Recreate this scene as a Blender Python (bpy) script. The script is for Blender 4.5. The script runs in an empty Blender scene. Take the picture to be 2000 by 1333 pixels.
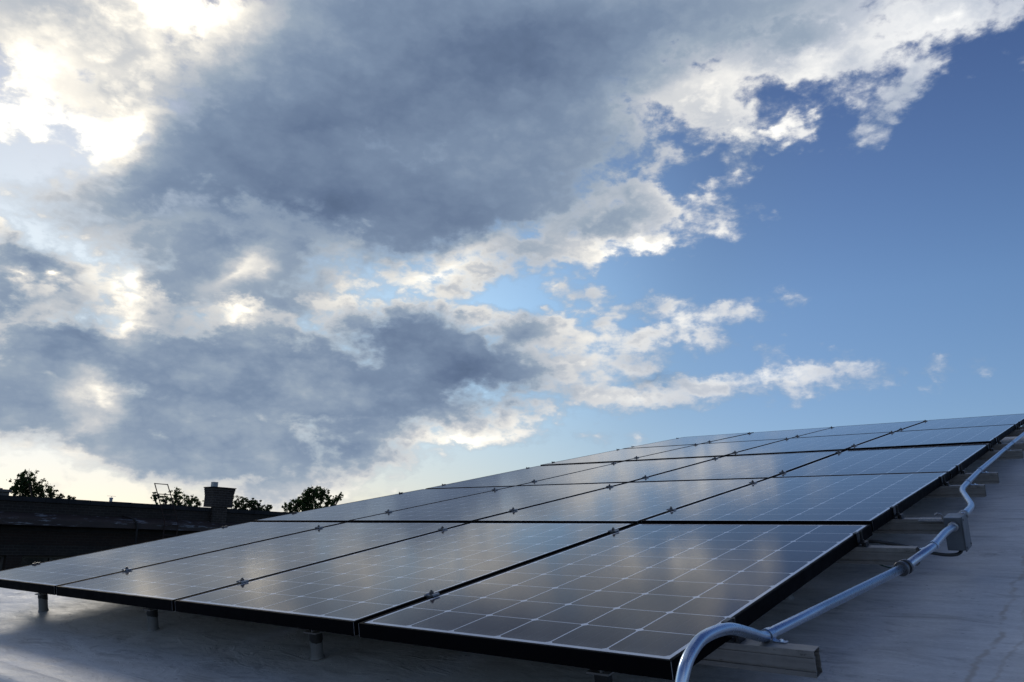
import bpy, bmesh, math, random
from mathutils import Vector, Matrix

S = bpy.context.scene
COL = S.collection
R = math.radians

# ------------------------------------------------------------------ camera
cam_d = bpy.data.cameras.new("camera")
cam_d.sensor_width = 36.0
cam_d.lens = 36.0 * 1531.31 / 2000.0
cam_d.clip_start = 0.05
cam_d.clip_end = 20000.0
cam = bpy.data.objects.new("camera", cam_d)
COL.objects.link(cam)
right = Vector((0.78162228, 0.62318077, 0.02668968))
up = Vector((0.13810646, -0.21462932, 0.96688203))
fwd = Vector((-0.60827067, 0.75205052, 0.25382435))
m = Matrix.Identity(4)
for i in range(3):
    m[i][0] = right[i]; m[i][1] = up[i]; m[i][2] = -fwd[i]
m.translation = Vector((0.83202, -1.58974, 0.22265))
cam.matrix_world = m
S.camera = cam

# ------------------------------------------------------------------ exposure
S.view_settings.view_transform = 'Standard'
S.view_settings.look = 'None'
S.view_settings.exposure = 0.0
S.view_settings.gamma = 1.0
S.view_settings.use_curve_mapping = False
S.cycles.max_bounces = 6

# ------------------------------------------------------------------ sun
SUN_EL, SUN_AZ = R(25.0), R(-72.0)      # azimuth from +Y towards +X
sun_d = bpy.data.lights.new("sun", 'SUN')
sun_d.energy = 0.5
sun_d.angle = R(12)
sun_d.color = (1.0, 0.93, 0.82)
sun = bpy.data.objects.new("sun", sun_d)
COL.objects.link(sun)
sd = Vector((math.sin(SUN_AZ) * math.cos(SUN_EL), math.cos(SUN_AZ) * math.cos(SUN_EL), math.sin(SUN_EL)))
sun.rotation_euler = sd.to_track_quat('Z', 'Y').to_euler()
sun.location = sd * 50

# ------------------------------------------------------------------ world: sky + clouds
# cloud banks as ellipses in azimuth / elevation (radians): az, el, r1, r2, angle (, amount)
LAYERS=[('veil at far left', 0.16, 0.035, 0.01, 1.0, [(-1.2297, 0.5479, 0.1846, 0.0575, -2.9665),
 (-1.2659, 0.4773, 0.0912, 0.041, 2.9434),
 (-1.1951, 0.4861, 0.0699, 0.0479, -2.5327),
 (-1.3216, 0.518, 0.0814, 0.0443, -2.75),
 (-1.165, 0.5163, 0.072, 0.0484, -2.4536),
 (-1.2768, 0.4236, 0.0446, 0.0109, 2.8552)]),
 ('white clouds on the right', 0.34, 0.04, 0.02, 0.75, [(-0.437, 0.5505, 0.1153, 0.036, 2.9389),
 (-0.2919, 0.5919, 0.1079, 0.0448, -3.0729),
 (-0.1272, 0.5814, 0.0887, 0.0323, 3.09),
 (-0.1711, 0.533, 0.0411, 0.0118, -2.3793),
 (-0.3522, 0.4912, 0.0199, 0.0124, -2.7583),
 (-0.343, 0.6218, 0.1885, 0.0357, 3.1338),
 (-0.5437, 0.5353, 0.0431, 0.021, 3.0956),
 (-0.2311, 0.5617, 0.0539, 0.028, -3.0722),
 (-0.5517, 0.4025, 0.1173, 0.0318, -3.0692),
 (-0.5202, 0.4363, 0.0445, 0.0285, 2.6841),
 (-0.5689, 0.4812, 0.0199, 0.0123, 3.1067),
 (-0.5267, 0.4707, 0.0242, 0.0063, -2.953),
 (-0.628, 0.4725, 0.01, 0.005, 3.14),
 (-0.6487, 0.3708, 0.1249, 0.0271, -2.9984),
 (-0.7243, 0.3474, 0.0759, 0.0155, -3.004),
 (-0.7962, 0.3417, 0.0783, 0.0155, -2.8816),
 (-0.7641, 0.3176, 0.0177, 0.0169, -3.0927),
 (-0.7426, 0.2965, 0.0374, 0.0072, 3.1355),
 (-0.6191, 0.2347, 0.0769, 0.0326, 2.9867),
 (-0.6262, 0.2606, 0.064, 0.0235, -3.1285),
 (-0.493, 0.2634, 0.0719, 0.0103, -2.9566),
 (-0.457, 0.2708, 0.0323, 0.0089, 2.9385),
 (-0.5262, 0.2349, 0.0361, 0.0116, 3.0486),
 (-0.5138, 0.1917, 0.1035, 0.0154, -3.1107),
 (-0.4183, 0.198, 0.0686, 0.012, -3.0942),
 (-0.3629, 0.2007, 0.0484, 0.0068, -3.1231),
 (-0.2972, 0.2083, 0.0289, 0.003, -3.1387),
 (-0.5922, 0.196, 0.0726, 0.0227, -3.1308),
 (-0.5624, 0.2804, 0.0107, 0.0058, 3.1359),
 (-0.5983, 0.3129, 0.0095, 0.0045, -3.1407),
 (-0.5055, 0.2939, 0.0093, 0.0032, 3.1189),
 (-0.7419, 0.1309, 0.0716, 0.0051, -3.1408),
 (-0.7231, 0.1515, 0.0394, 0.0058, 3.0893),
 (-0.6871, 0.1552, 0.0105, 0.0045, -3.1138),
 (-0.4082, 0.2892, 0.0076, 0.0032, 3.0918)]),
 ('main dark cloud', 0.2, 0.055, 0.032, 0.38, [(-0.7659, 0.6018, 0.3478, 0.1327, -3.0199),
 (-1.0201, 0.4714, 0.1687, 0.1001, -2.6471),
 (-1.1298, 0.4092, 0.1128, 0.0485, -2.6767),
 (-0.7776, 0.4374, 0.2383, 0.0631, -2.8949),
 (-0.9483, 0.4212, 0.2256, 0.0705, -2.9479),
 (-0.6732, 0.498, 0.1616, 0.0804, -2.9924),
 (-0.5053, 0.6579, 0.3098, 0.0439, 3.1394),
 (-1.1408, 0.3656, 0.0858, 0.0233, -2.9458),
 (-0.9699, 0.6076, 0.1487, 0.0686, -2.6078)]),
 ('shaft', 0.22, 0.045, 0.022, 0.6, [(-1.0394, 0.322, 0.1307, 0.0674, -3.136),
 (-0.9787, 0.2797, 0.0718, 0.0407, -3.0307),
 (-1.0943, 0.2834, 0.0636, 0.0481, -2.978),
 (-0.9638, 0.3506, 0.0451, 0.0374, -2.986),
 (-1.1223, 0.2372, 0.1, 0.0416, -3.0045)]),
 ('small banks', 0.38, 0.036, 0.014, 0.9, [(-0.3292, 0.4931, 0.0234, 0.0159, -2.7927),
 (-1.2545, 0.2704, 0.0643, 0.055, 2.8448),
 (-1.2754, 0.3053, 0.0292, 0.0218, -2.8578),
 (-1.2151, 0.2463, 0.0565, 0.0337, 2.89),
 (-1.2684, 0.2368, 0.066, 0.0571, 1.6994)]),
 ('lower bank', 0.34, 0.04, 0.022, 0.65, [(-1.0118, 0.1887, 0.2562, 0.074, -3.0877),
 (-0.7797, 0.231, 0.1594, 0.0617, 2.9869),
 (-0.6736, 0.2676, 0.0542, 0.0274, -3.1173),
 (-0.8347, 0.2603, 0.0727, 0.0271, 3.1222),
 (-1.2171, 0.1944, 0.0895, 0.0508, -3.0042),
 (-1.2333, 0.1415, 0.1101, 0.0498, -3.0344),
 (-0.9128, 0.1842, 0.2077, 0.0696, 3.122),
 (-1.1363, 0.1405, 0.1387, 0.058, 3.1325),
 (-0.6924, 0.2181, 0.0802, 0.0391, -3.1127),
 (-1.0319, 0.1075, 0.1902, 0.0539, 3.0954),
 (-0.9633, 0.0691, 0.1004, 0.0292, -3.0259),
 (-0.875, 0.1074, 0.0565, 0.0262, 3.0428),
 (-0.8439, 0.1121, 0.0253, 0.0189, -3.126)])]
SHADE=[(-1.2863, 0.4466, 0.1488, 0.0915, 3.1007, 0.46),
 (-1.2626, 0.4315, 0.0771, 0.0406, -3.0209, 0.26),
 (-1.1111, 0.6015, 0.1453, 0.0482, -3.038, 0.42),
 (-1.3116, 0.4951, 0.102, 0.0651, -2.7342, 0.2),
 (-1.1931, 0.4414, 0.0752, 0.0376, -2.1602, 0.45),
 (-1.156, 0.5685, 0.0855, 0.0318, -2.8757, 0.2),
 (-1.2637, 0.5213, 0.0758, 0.0205, -2.8292, 0.1),
 (-1.2297, 0.5479, 0.1847, 0.0679, -2.9606, 0.22),
 (-1.1707, 0.5482, 0.0686, 0.0334, 1.1557, 0.15),
 (-1.0391, 0.319, 0.0676, 0.0273, -2.3935, 0.36),
 (-1.0051, 0.3204, 0.0313, 0.0246, -2.6578, 0.28),
 (-1.1477, 0.2781, 0.0294, 0.022, 1.6944, 0.5),
 (-1.0208, 0.2686, 0.0218, 0.0136, -3.0209, 0.34),
 (-1.1751, 0.1539, 0.0475, 0.0278, 2.8202, 0.42),
 (-1.1544, 0.2297, 0.0324, 0.0291, 2.9681, 0.42),
 (-1.235, 0.2742, 0.0131, 0.0078, -2.9354, 0.4),
 (-1.2735, 0.2666, 0.0192, 0.0088, -2.9324, 0.4),
 (-1.186, 0.1241, 0.0201, 0.0169, 3.1171, 0.2),
 (-0.437, 0.5505, 0.1674, 0.0524, 3.0496, 0.3),
 (-0.2687, 0.5631, 0.1494, 0.0562, -3.1049, 0.26),
 (-0.1279, 0.5763, 0.1368, 0.0559, 2.8693, 0.3),
 (-0.5176, 0.3775, 0.1902, 0.0255, -3.0745, 0.32),
 (-0.4487, 0.4246, 0.0674, 0.0557, 3.0183, 0.2),
 (-0.7927, 0.3406, 0.1159, 0.0258, -2.9487, 0.35),
 (-0.3258, 0.4951, 0.0389, 0.029, 2.9419, 0.3),
 (-0.5791, 0.2428, 0.08, 0.0585, -3.1368, 0.14),
 (-0.4601, 0.2735, 0.1165, 0.0319, -2.9667, 0.22),
 (-0.3686, 0.2072, 0.158, 0.028, -3.1238, 0.22),
 (-0.5138, 0.1878, 0.1098, 0.0192, 3.1386, 0.2),
 (-0.8653, 0.0611, 0.1859, 0.0247, -3.1033, 0.2),
 (-1.2237, 0.0816, 0.0947, 0.0219, -3.0651, 0.25),
 (-0.7421, 0.1354, 0.1108, 0.0321, -3.1069, 0.25),
 (-0.944, 0.507, 0.285, 0.1371, -2.7206, -0.2),
 (-0.6913, 0.5993, 0.283, 0.139, -3.1189, -0.24),
 (-0.9338, 0.4105, 0.2197, 0.0556, -2.8918, -0.2),
 (-1.1307, 0.4149, 0.1411, 0.0634, -2.9245, -0.06),
 (-0.7545, 0.4007, 0.2088, 0.0512, -2.9002, -0.22),
 (-0.5576, 0.6328, 0.1934, 0.0617, 3.1, -0.06),
 (-0.9102, 0.5822, 0.1419, 0.0572, -3.0079, 0.06),
 (-0.9288, 0.2211, 0.2647, 0.0697, -3.0603, -0.06),
 (-0.7256, 0.2137, 0.1532, 0.0586, 3.042, -0.22),
 (-0.8417, 0.2663, 0.0925, 0.0387, -3.0738, -0.18),
 (-1.1947, 0.215, 0.1027, 0.0516, -2.9952, -0.14),
 (-1.2635, 0.2939, 0.0687, 0.033, -2.9173, -0.1),
 (-0.8758, 0.1168, 0.094, 0.0315, -3.0944, -0.12),
 (-0.4941, 0.2069, 0.0451, 0.0103, 3.1317, -0.34),
 (-0.8092, 0.1712, 0.1551, 0.0388, -2.7461, -0.1),
 (-0.6603, 0.2744, 0.0407, 0.0196, -3.1208, -0.12),
 (-0.5725, 0.4358, 0.0701, 0.0315, 3.1208, -0.05)]

world = bpy.data.worlds.new("World")
S.world = world
world.use_nodes = True
wt = world.node_tree
wt.nodes.clear()
world.cycles.sampling_method = 'MANUAL'
world.cycles.sample_map_resolution = 512


class NT:
    """small helper to write node graphs as expressions"""
    def __init__(self, tree):
        self.t = tree
        self.flat = False

    def node(self, kind, **kw):
        n = self.t.nodes.new(kind)
        for k, v in kw.items():
            setattr(n, k, v)
        return n

    def put(self, sock, v):
        if hasattr(v, 'is_output'):
            self.t.links.new(v, sock)
        else:
            sock.default_value = v

    def m(self, op, a, b=None, c=None, clamp=False):
        n = self.node('ShaderNodeMath', operation=op, use_clamp=clamp)
        self.put(n.inputs[0], a)
        if b is not None: self.put(n.inputs[1], b)
        if c is not None: self.put(n.inputs[2], c)
        return n.outputs[0]

    def v(self, op, a, b=None, scale=None):
        if op == 'MULTIPLY_ADD3':
            if not hasattr(a, 'is_output'): return b
            n = self.node('ShaderNodeVectorMath', operation='MULTIPLY_ADD')
            self.put(n.inputs[0], a)
            n.inputs[1].default_value = (1e-9, 1e-9, 0)
            self.put(n.inputs[2], b)
            return n.outputs[0]
        n = self.node('ShaderNodeVectorMath', operation=op)
        self.put(n.inputs[0], a)
        if b is not None: self.put(n.inputs[1], b)
        if scale is not None: self.put(n.inputs['Scale'], scale)
        return n.outputs['Value'] if op in ('LENGTH', 'DOT_PRODUCT', 'DISTANCE') else n.outputs[0]

    def sep(self, a):
        n = self.node('ShaderNodeSeparateXYZ'); self.put(n.inputs[0], a)
        return n.outputs

    def comb(self, x, y, z=0.0):
        n = self.node('ShaderNodeCombineXYZ')
        self.put(n.inputs[0], x); self.put(n.inputs[1], y); self.put(n.inputs[2], z)
        return n.outputs[0]

    def noise(self, vec, scale, detail=4.0, rough=0.5, dist=0.0, lac=2.0, color=False):
        n = self.node('ShaderNodeTexNoise')
        if self.flat: n.noise_dimensions = '2D'
        self.put(n.inputs['Vector'], vec)
        n.inputs['Scale'].default_value = scale
        n.inputs['Detail'].default_value = detail
        n.inputs['Roughness'].default_value = rough
        n.inputs['Lacunarity'].default_value = lac
        n.inputs['Distortion'].default_value = dist
        return n.outputs['Color'] if color else n.outputs['Fac']

    def smooth(self, x, a, b, lo=0.0, hi=1.0):
        n = self.node('ShaderNodeMapRange', interpolation_type='SMOOTHSTEP')
        self.put(n.inputs[0], x)
        self.put(n.inputs[1], a); self.put(n.inputs[2], b)
        self.put(n.inputs[3], lo); self.put(n.inputs[4], hi)
        return n.outputs[0]

    def lin(self, x, a, b, lo=0.0, hi=1.0):
        n = self.node('ShaderNodeMapRange')
        self.put(n.inputs[0], x)
        self.put(n.inputs[1], a); self.put(n.inputs[2], b)
        self.put(n.inputs[3], lo); self.put(n.inputs[4], hi)
        return n.outputs[0]

    def ramp(self, x, stops, interp='LINEAR'):
        n = self.node('ShaderNodeValToRGB')
        self.put(n.inputs[0], x)
        cr = n.color_ramp
        cr.interpolation = interp
        while len(cr.elements) < len(stops):
            cr.elements.new(0.5)
        for e, (p, c) in zip(cr.elements, stops):
            e.position = p
            e.color = (c[0], c[1], c[2], 1.0)
        return n.outputs[0]

    def mix(self, f, a, b, blend='MIX'):
        n = self.node('ShaderNodeMix', data_type='RGBA', blend_type=blend)
        self.put(n.inputs[0], f); 
        self.put(n.inputs[6], a if hasattr(a, 'is_output') else (*a, 1.0))
        self.put(n.inputs[7], b if hasattr(b, 'is_output') else (*b, 1.0))
        return n.outputs[2]


W = NT(wt)
tc = W.node('ShaderNodeTexCoord')
D = W.v('NORMALIZE', tc.outputs['Generated'])
dx, dy, dz = W.sep(D)
az = W.m('ARCTAN2', dx, dy)
el = W.m('ARCSINE', dz)
P0 = W.comb(az, el, 0.0)
PN = W.comb(az, W.m('MULTIPLY', el, 1.7), 0.0)          # clouds flatten towards the horizon
W.flat = True
w1 = W.v('SUBTRACT', W.noise(PN, 7.0, 3.0, 0.5, color=True), (0.5, 0.5, 0.5))
w2 = W.v('SUBTRACT', W.noise(PN, 26.0, 5.0, 0.62, color=True), (0.5, 0.5, 0.5))
PW = W.v('ADD', W.v('ADD', P0, W.v('SCALE', w1, scale=0.03)), W.v('SCALE', w2, scale=0.034))
PW = W.v('MULTIPLY', PW, (1.0, 1.0, 0.0))


def ellipse(p, e):
    mp = W.node('ShaderNodeMapping', vector_type='TEXTURE')
    W.put(mp.inputs[0], p)
    mp.inputs['Location'].default_value = (e[0], e[1], 0)
    mp.inputs['Rotation'].default_value = (0, 0, e[4])
    mp.inputs['Scale'].default_value = (e[2], e[3], 1)
    return mp.outputs[0]


PS = W.v('ADD', P0, W.v('SCALE', w1, scale=0.05))
PS = W.v('ADD', PS, W.v('SCALE', w2, scale=0.03))
PS = W.v('MULTIPLY', PS, (1.0, 1.0, 0.0))
shade = None
for k_, e in enumerate(SHADE):
    if k_ % 4 == 0:
        ps_ = PS if shade is None else W.v('MULTIPLY_ADD3', shade, PS)
    g = W.node('ShaderNodeTexGradient', gradient_type='QUADRATIC_SPHERE')
    sc = (e[0], e[1], e[2] * 1.45, e[3] * 1.45, e[4])
    W.put(g.inputs[0], ellipse(ps_, sc))
    shade = W.m('MULTIPLY_ADD', g.outputs['Fac'], e[5] * 1.35, 0.0 if shade is None else shade)

nA = W.noise(PN, 16.0, 8.0, 0.6, dist=0.3)
nB = W.noise(PN, 60.0, 6.0, 0.65)
nC = W.noise(PN, 6.0, 4.0, 0.5)
vn = W.node('ShaderNodeTexVoronoi', feature='SMOOTH_F1', voronoi_dimensions='2D')
W.put(vn.inputs['Vector'], W.v('ADD', PN, W.v('SCALE', w2, scale=0.03)))
vn.inputs['Scale'].default_value = 15.0
vn.inputs['Smoothness'].default_value = 0.6
vn.inputs['Detail'].default_value = 2.0
vn.inputs['Roughness'].default_value = 0.5
vn.inputs['Lacunarity'].default_value = 2.3
puff = W.m('SUBTRACT', 0.72, vn.outputs['Distance'])
rough_ = W.m('MULTIPLY', W.m('SUBTRACT', nA, 0.5), 0.055)
rough_ = W.m('ADD', rough_, W.m('MULTIPLY', W.m('SUBTRACT', nB, 0.5), 0.026))
rough_ = W.m('ADD', rough_, W.m('MULTIPLY', puff, 0.040))
sunv = W.v('DOT_PRODUCT', D, tuple(sd))
glow = W.smooth(sunv, 0.55, 1.0)
tsh = W.m('ADD', 0.50, shade)
tex = W.m('MULTIPLY', W.m('SUBTRACT', nA, 0.5), 0.30)
tex = W.m('ADD', tex, W.m('MULTIPLY', W.m('SUBTRACT', nC, 0.5), 0.20))
tex = W.m('ADD', tex, W.m('MULTIPLY', W.m('SUBTRACT', nB, 0.5), 0.16))
tex = W.m('ADD', tex, W.m('MULTIPLY', puff, 0.30))
tbase = W.m('ADD', tsh, tex)
tone = tbase
clear = 1.0
for nm_, rim, soft, bias, texf, ells in LAYERS:
    tb_ = W.m('MULTIPLY_ADD', tex, texf, tsh)
    sdf = None
    for k_, e in enumerate(ells):
        if k_ % 4 == 0:      # keeps evaluation in short runs (shader stack)
            pw_ = W.v('MULTIPLY_ADD3', clear if sdf is None else sdf, PW)
        ln = W.v('LENGTH', ellipse(pw_, e))
        r_ = min(e[3], 0.06) * 0.55 + 0.4 * e[3] + 0.10 * (e[2] - e[3])
        d = W.m('MULTIPLY_ADD', ln, r_, -r_)
        sdf = d if sdf is None else W.m('SMOOTH_MIN', sdf, d, 0.010)
    dens = W.m('ADD', W.m('SUBTRACT', rough_, sdf), bias)
    a_ = W.smooth(dens, -0.004, soft)
    rim_ = W.smooth(dens, soft * 0.2, soft * 0.8 + 0.024, 1.0, 0.0)
    t_ = W.m('ADD', tb_, W.m('MULTIPLY', rim_, W.m('MULTIPLY_ADD', glow, rim * 0.6, rim)))
    tone = W.m('ADD', W.m('MULTIPLY', tone, W.m('SUBTRACT', 1.0, a_)), W.m('MULTIPLY', t_, a_))
    clear = W.m('MULTIPLY', clear, W.m('SUBTRACT', 1.0, a_))
alpha = W.m('SUBTRACT', 1.0, clear)
W.flat = False
# broken cumulus added unseen over and behind the viewer to brighten the roof
nD = W.noise(W.v('MULTIPLY', D, (1.0, 1.0, 1.8)), 2.6, 8.0, 0.58)
away = W.smooth(W.m('ABSOLUTE', W.m('ADD', az, 0.9)), 1.5, 2.0)
over = W.m('MULTIPLY', W.smooth(el, 0.62, 0.86), W.smooth(az, -0.1, -0.5))
mask2 = W.m('MAXIMUM', away, over)
alpha2 = W.m('MULTIPLY', mask2, W.smooth(nD, 0.50, 0.60))
tone = W.m('ADD', W.m('MULTIPLY', tone, W.m('SUBTRACT', 1.0, mask2)),
           W.m('MULTIPLY', mask2, W.m('ADD', W.smooth(nD, 0.50, 0.72, 0.84, 0.50), W.m('MULTIPLY', W.m('SUBTRACT', nA, 0.5), 0.3))))
alpha = W.m('MAXIMUM', alpha, alpha2)
tone2 = W.m('MULTIPLY', tone, 0.8, clamp=True)
ccol = W.ramp(tone2, [(0.0, (.085, .125, .20)), (0.16, (.130, .182, .278)), (0.32, (.205, .272, .372)), (0.46, (.325, .395, .475)),
                      (0.62, (.55, .59, .65)), (0.8, (.96, .95, .91)), (1.0, (1.6, 1.54, 1.38))])
# clear sky
sky = W.node('ShaderNodeTexSky', sky_type='NISHITA')
sky.sun_disc = False
sky.sun_elevation = SUN_EL
sky.sun_rotation = SUN_AZ
sky.altitude = 200
sky.air_density = 1.0
sky.dust_density = 0.6
sky.ozone_density = 3.0
low = W.m('MULTIPLY', W.smooth(el, 0.24, 0.03), W.smooth(sunv, 0.60, 0.90))   # warm air low under the sun
tint = W.mix(low, W.mix(W.smooth(sunv, 0.60, 0.93), (0.90, 1.08, 1.38), (0.93, 1.10, 1.09)), (1.27, 1.2, 1.09))
sk = W.v('MULTIPLY', sky.outputs[0], tint)
sk = W.v('DIVIDE', sk, W.v('ADD', W.v('MULTIPLY', sk, (0.055, 0.055, 0.05)), (1.0, 1.0, 1.0)))   # air glow near the veiled sun rolled off
sk = W.v('MULTIPLY', sk, W.mix(W.lin(el, 0.30, 0.62), (1.0, 1.0, 1.0), (0.66, 0.62, 0.72)))
sk = W.v('SCALE', sk, scale=W.m('MULTIPLY_ADD', W.m('MULTIPLY', W.smooth(sunv, 0.70, 0.88), W.m('MULTIPLY', W.smooth(sunv, 0.88, 0.98, 1.0, 0.15), W.smooth(el, 0.05, 0.25))), 0.5, 1.0))   # bright aureole round the veiled sun
bg1 = W.node('ShaderNodeBackground'); W.put(bg1.inputs[0], sk); bg1.inputs[1].default_value = 0.105
ccol = W.v('MULTIPLY', ccol, W.mix(W.m('MULTIPLY', W.smooth(sunv, 0.5, 0.95), W.smooth(tone, 0.45, 0.85)), (0.98, 1.0, 1.05), (1.04, 1.0, 0.94)))
bg2 = W.node('ShaderNodeBackground'); W.put(bg2.inputs[0], ccol); bg2.inputs[1].default_value = 1.0
mx = W.node('ShaderNodeMixShader')
wt.links.new(alpha, mx.inputs[0]); wt.links.new(bg1.outputs[0], mx.inputs[1]); wt.links.new(bg2.outputs[0], mx.inputs[2])
wo = W.node('ShaderNodeOutputWorld')
wt.links.new(mx.outputs[0], wo.inputs[0])

# ------------------------------------------------------------------ materials
def new_mat(name):
    mt = bpy.data.materials.new(name)
    mt.use_nodes = True
    t = mt.node_tree
    return mt, NT(t), t.nodes['Principled BSDF']


def simple(name, col, rough=0.5, metal=0.0, spec=0.5, var=0.15, scale=30.0, bump=0.0, rvar=0.1):
    mt, N, b = new_mat(name)
    co = N.node('ShaderNodeTexCoord').outputs['Object']
    n1 = N.noise(co, scale, 5, 0.6)
    f = N.lin(n1, 0.25, 0.75, 1 - var, 1 + var)
    N.put(b.inputs['Base Color'], N.v('SCALE', tuple(col), scale=f))
    N.put(b.inputs['Roughness'], N.lin(N.noise(co, scale * 0.4, 4, 0.6), 0.3, 0.7, max(rough - rvar, 0.02), rough + rvar))
    b.inputs['Metallic'].default_value = metal
    b.inputs['Specular IOR Level'].default_value = spec
    if bump:
        bp = N.node('ShaderNodeBump'); bp.inputs['Strength'].default_value = bump; bp.inputs['Distance'].default_value = 0.002
        N.put(bp.inputs['Height'], n1); N.t.links.new(bp.outputs[0], b.inputs['Normal'])
    return mt


M_frame = simple('black_anodised', (.003, .003, .004), 0.55, 0.0, 0.08, 0.25, 40)
M_frame.node_tree.nodes['Principled BSDF'].inputs['IOR'].default_value = 1.24
M_black = simple('black_steel', (.02, .02, .022), 0.4, 0.3, 0.5, 0.3, 60)
M_clamp = simple('clamp_aluminium', (.30, .31, .33), 0.35, 0.85, 0.5, 0.2, 200)
M_bolt = simple('bolt_steel', (.15, .15, .16), 0.4, 0.9, 0.5, 0.3, 300)
M_box = simple('box_grey_paint', (.12, .135, .155), 0.42, 0.4, 0.5, 0.12, 25)
M_cable = simple('cable_rubber', (.012, .012, .012), 0.5, 0.0, 0.5, 0.2, 30)
M_cable_g = simple('cable_green', (.01, .05, .03), 0.5, 0.0, 0.5, 0.2, 30)
M_back = simple('backsheet', (.5, .5, .5), 0.6, 0.0, 0.4, 0.05, 5)


def galvanised():
    mt, N, b = new_mat('galvanised_conduit')
    co = N.node('ShaderNodeTexCoord').outputs['Object']
    n1 = N.noise(co, 9, 5, 0.6); n2 = N.noise(co, 160, 3, 0.6)
    f = N.m('ADD', N.lin(n1, .3, .7, .9, 1.05), N.lin(n2, .3, .7, -.03, .03))
    N.put(b.inputs['Base Color'], N.v('SCALE', (.50, .59, .72), scale=f))
    spots = N.smooth(N.noise(co, 45, 3, 0.7), .68, .74)
    N.put(b.inputs['Roughness'], N.m('ADD', N.lin(n2, .2, .8, .24, .34), N.m('MULTIPLY', spots, .25)))
    b.inputs['Metallic'].default_value = 1.0
    bp = N.node('ShaderNodeBump'); bp.inputs['Strength'].default_value = .02; bp.inputs['Distance'].default_value = 0.0006
    N.put(bp.inputs['Height'], n1); N.t.links.new(bp.outputs[0], b.inputs['Normal'])
    return mt


M_pipe = galvanised()


def rail_mat():
    mt, N, b = new_mat('mill_aluminium')
    co = N.node('ShaderNodeTexCoord').outputs['Object']
    st = N.noise(N.v('MULTIPLY', co, (3, 90, 90)), 1.0, 4, 0.6)
    bl = N.noise(co, 14, 5, 0.65)
    dirt = N.smooth(N.noise(N.v('MULTIPLY', co, (1, 1, 2)), 38, 4, 0.7), .62, .72)
    c = N.v('SCALE', (.30, .285, .27), scale=N.m('MULTIPLY', N.lin(st, .3, .7, .8, 1.12), N.lin(bl, .3, .7, .75, 1.15)))
    N.put(b.inputs['Base Color'], N.mix(N.m('MULTIPLY', dirt, .75), c, (.06, .05, .045)))
    b.inputs['Metallic'].default_value = 0.6
    N.put(b.inputs['Roughness'], N.lin(bl, .3, .7, .4, .58))
    return mt


M_rail = rail_mat()


def cell_mat():
    mt, N, b = new_mat('photovoltaic_glass')
    tcn = N.node('ShaderNodeTexCoord')
    co = tcn.outputs['Object']
    x, y, z = N.sep(co)
    px, py = 0.1588, 0.1600
    mx_, my_ = (0.992 - 6 * px) / 2, (1.65 - 10 * py) / 2
    cx = N.m('DIVIDE', N.m('SUBTRACT', x, mx_), px)
    cy = N.m('DIVIDE', N.m('SUBTRACT', y, my_), py)
    ax = N.m('ABSOLUTE', N.m('SUBTRACT', N.m('FRACT', cx), 0.5))
    ay = N.m('ABSOLUTE', N.m('SUBTRACT', N.m('FRACT', cy), 0.5))
    gap = N.m('MAXIMUM', N.m('GREATER_THAN', ax, 0.487), N.m('GREATER_THAN', ay, 0.490))
    cham = N.m('GREATER_THAN', N.m('ADD', ax, ay), 0.918)
    out = N.m('MAXIMUM', N.m('MAXIMUM', N.m('LESS_THAN', cx, 0.0), N.m('GREATER_THAN', cx, 6.0)),
              N.m('MAXIMUM', N.m('LESS_THAN', cy, 0.0), N.m('GREATER_THAN', cy, 10.0)))
    line = N.m('MAXIMUM', N.m('MAXIMUM', gap, cham), out)
    # busbars along the length, hair-thin fingers across
    bus = N.m('GREATER_THAN', N.m('ABSOLUTE', N.m('SUBTRACT', N.m('FRACT', N.m('MULTIPLY', cx, 4.0)), 0.5)), 0.487)
    fing = N.m('GREATER_THAN', N.m('FRACT', N.m('MULTIPLY', cy, 40.0)), 0.86)
    cell = N.v('FLOOR', N.comb(cx, cy, 0.0))
    wn = N.node('ShaderNodeTexWhiteNoise'); N.put(wn.inputs['Vector'], N.v('ADD', cell, N.v('SCALE', N.node('ShaderNodeObjectInfo').outputs['Location'], scale=3.7)))
    k = N.lin(wn.outputs['Value'], 0, 1, .85, 1.15)
    base = N.v('SCALE', (.036, .0150, .0125), scale=k)
    base = N.mix(N.m('MULTIPLY', fing, .25), base, (.07, .065, .07))
    base = N.mix(N.m('MULTIPLY', bus, .34), base, (.2, .2, .21))
    base = N.mix(line, base, (.80, .81, .84))
    # dust film and dried drops
    geo = N.node('ShaderNodeNewGeometry').outputs['Position']
    dust = N.lin(N.noise(geo, 3.0, 5, 0.6), .3, .75, 0.0, 0.03)
    spots = N.smooth(N.noise(geo, 55, 2, 0.6), .74, .80)
    silt = N.m('MULTIPLY', N.smooth(y, .012, .085, 1.0, 0.0), N.lin(N.noise(geo, 14, 5, .65), .3, .7, .02, .30))
    dust = N.m('ADD', dust, silt)
    base = N.mix(N.m('ADD', dust, N.m('MULTIPLY', spots, .05)), base, (.30, .29, .28))
    N.put(b.inputs['Base Color'], base)
    N.put(b.inputs['Roughness'], N.lin(N.noise(geo, 5.0, 4, 0.6), .3, .7, .06, .085))
    b.inputs['IOR'].default_value = 1.31
    b.inputs['Specular Tint'].default_value = (1.0, .82, .84, 1)
    bp = N.node('ShaderNodeBump'); bp.inputs['Strength'].default_value = .03; bp.inputs['Distance'].default_value = 0.001
    N.put(bp.inputs['Height'], N.noise(geo, 900, 2, 0.5)); N.t.links.new(bp.outputs[0], b.inputs['Normal'])
    return mt


M_glass = cell_mat()


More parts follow.
